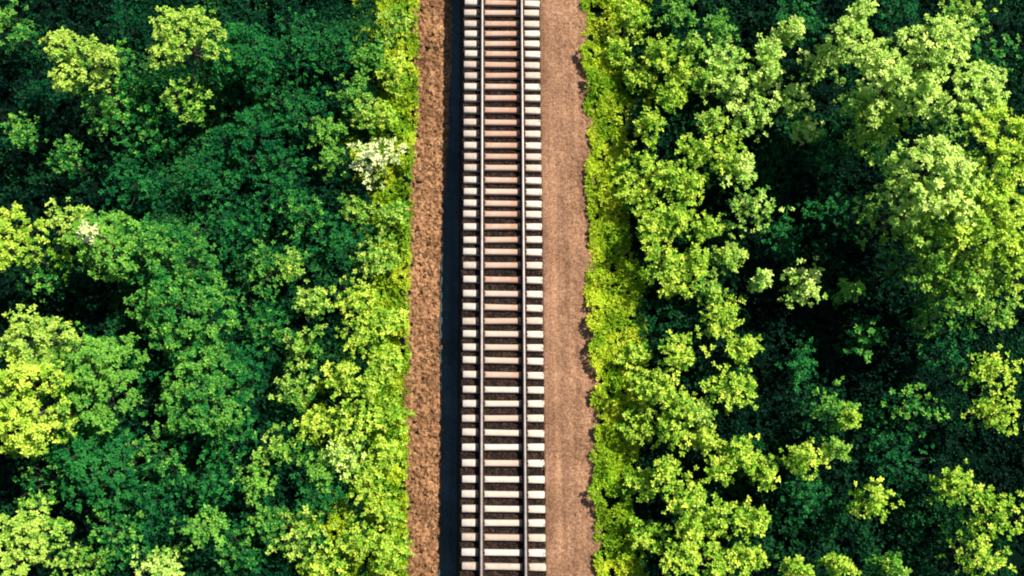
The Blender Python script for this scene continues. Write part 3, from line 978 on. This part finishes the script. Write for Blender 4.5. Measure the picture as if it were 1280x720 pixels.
def look_of(e):
    k, px, py, rp, tone, h, o = e
    loose = 'loose-leaved ' if o.get('sparse', 0) >= 0.3 else ''
    if loose == '':
        if k == SH:
            loose = 'small ' if rp < 23 else ('broad ' if rp >= 32 else '')
        elif k == TR:
            loose = 'large ' if rp >= 58 else ''
    return (o['zone'], loose + TN[tone] + ' ' + KN[k])


classes = {}
for i, e in enumerate(P):
    classes.setdefault(look_of(e), []).append(i)
labels = {}
for (zn, look), idx in classes.items():
    idx.sort(key=lambda i: P[i][2])
    if len(idx) == 1:
        labels[idx[0]] = '%s %s' % (look, ZN[zn])
    else:
        for r_i, i in enumerate(idx):
            labels[i] = '%s %s, %s such from the top' % (look, ZN[zn], ORD[r_i + 1])

for i, (k, px, py, rp, tone, h, o) in enumerate(P):
    o = dict(o); zn = o.pop('zone')
    if k == TR:
        o.setdefault('dens', 2.1)
        o['leaf'] = 0.10
    if tone == 'deep':
        o['leaf'] = 0.095; o['dens'] = 1.9
    if tone in ('yellow', 'bright', 'pale'):
        o['age'] += 0.04
        if k == SH:
            o.setdefault('spiky', 1.0)
    if zn == 'RB' and px < 812:
        h = 0.62 * h
    if k == SH and zn == 'FR' and h > 3.4:
        h = 0.8 * h
    t = plant(k, px, py, rp, tone, h, **o)
    tag(t, labels[i], KN[k], GRP[zn])


# ------------------------------------------------------------------ ground cover (nobody could count it)
def cover(name, n, xr, yr, lo, hi, leaf, k, mat, label, keep=None, age=(0.2, 0.8), nsc=0.5):
    x = rng.uniform(*xr, n); y = rng.uniform(*yr, n)
    if keep is not None:
        m_ = keep(x, y); x, y = x[m_], y[m_]
    nz = 0.6 * vnoise(x, y, nsc) + 0.4 * vnoise(x + 7, y + 3, nsc * 2.6)
    z = ground_z(x, y) + lo + (hi - lo) * np.clip((nz - 0.25) * 2, 0, 1) * rng.uniform(0.6, 1.0, len(x))
    T = np.stack([x, y, z], 1)
    A = np.array([0, 0, 1.0]) + rng.normal(0, 0.35, T.shape)
    L = leaf * rng.uniform(0.75, 1.3, len(x))
    ag = age[0] + (age[1] - age[0]) * np.clip((vnoise(x, y, nsc * 1.7) - .2) * 1.6, 0, 1)
    b, d, u_, LL, WW, AA = rosettes(T, A, k, L, L * .6, ag)
    me = leaves_mesh(name, b, d, u_, LL, WW, AA)
    o = link(name, me, LM[mat])
    global LEAVES
    LEAVES += len(b)
    return tag(o, label, 'undergrowth', kind='stuff')


cover('undergrowth', 9000, (-27, -14.5), (-15, 18), 0.05, 1.1, 0.15, 6, 'dim', 'leafy undergrowth by the far left edge, shade painted into its leaf colour')
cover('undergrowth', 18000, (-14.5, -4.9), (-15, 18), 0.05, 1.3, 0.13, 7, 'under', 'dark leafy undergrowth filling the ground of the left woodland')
cover('undergrowth', 26000, (4.7, 26), (-15, 18), 0.05, 1.2, 0.13, 7, 'dim', 'leafy undergrowth of the right woodland, shade painted into its leaf colour')


def weeds_left(x, y):
    e = xe(EL_OUT, y)
    w = 1.0 + 2.1 * vnoise(x * 0.5, y, 0.45) + 0.8 * np.clip(-y / 5, 0, 1)
    return (x < e + 0.02 + 0.10 * vnoise(x, y, 3)) & (x > e - w - 0.5) & (vnoise(x + 40, y, 3.5) > 0.22)


def weeds_right(x, y):
    e = xe(ER_OUT, y)
    w = 1.0 + 1.1 * vnoise(x * 0.5, y + 20, 0.4) + 1.1 * np.clip((y - 4.5) / 3, 0, 1)
    return (x > e - 0.02 - 0.30 * vnoise(x, y, 2.2) ** 2) & (x < e + w) & (vnoise(x + 40, y, 3.5) > 0.20)


cover('verge_weeds', 28000, (-7.6, -3.0), (-16, 18), 0.02, 0.80, 0.085, 7, 'weed', 'low yellow-green weeds edging the left gravel path', weeds_left, (0.38, 0.85), 0.9)
cover('verge_weeds', 24000, (2.8, 6.2), (-16, 18), 0.02, 0.55, 0.085, 7, 'weed', 'low yellow-green weeds edging the right gravel shoulder', weeds_right, (0.38, 0.85), 0.9)
print('leaves', LEAVES)
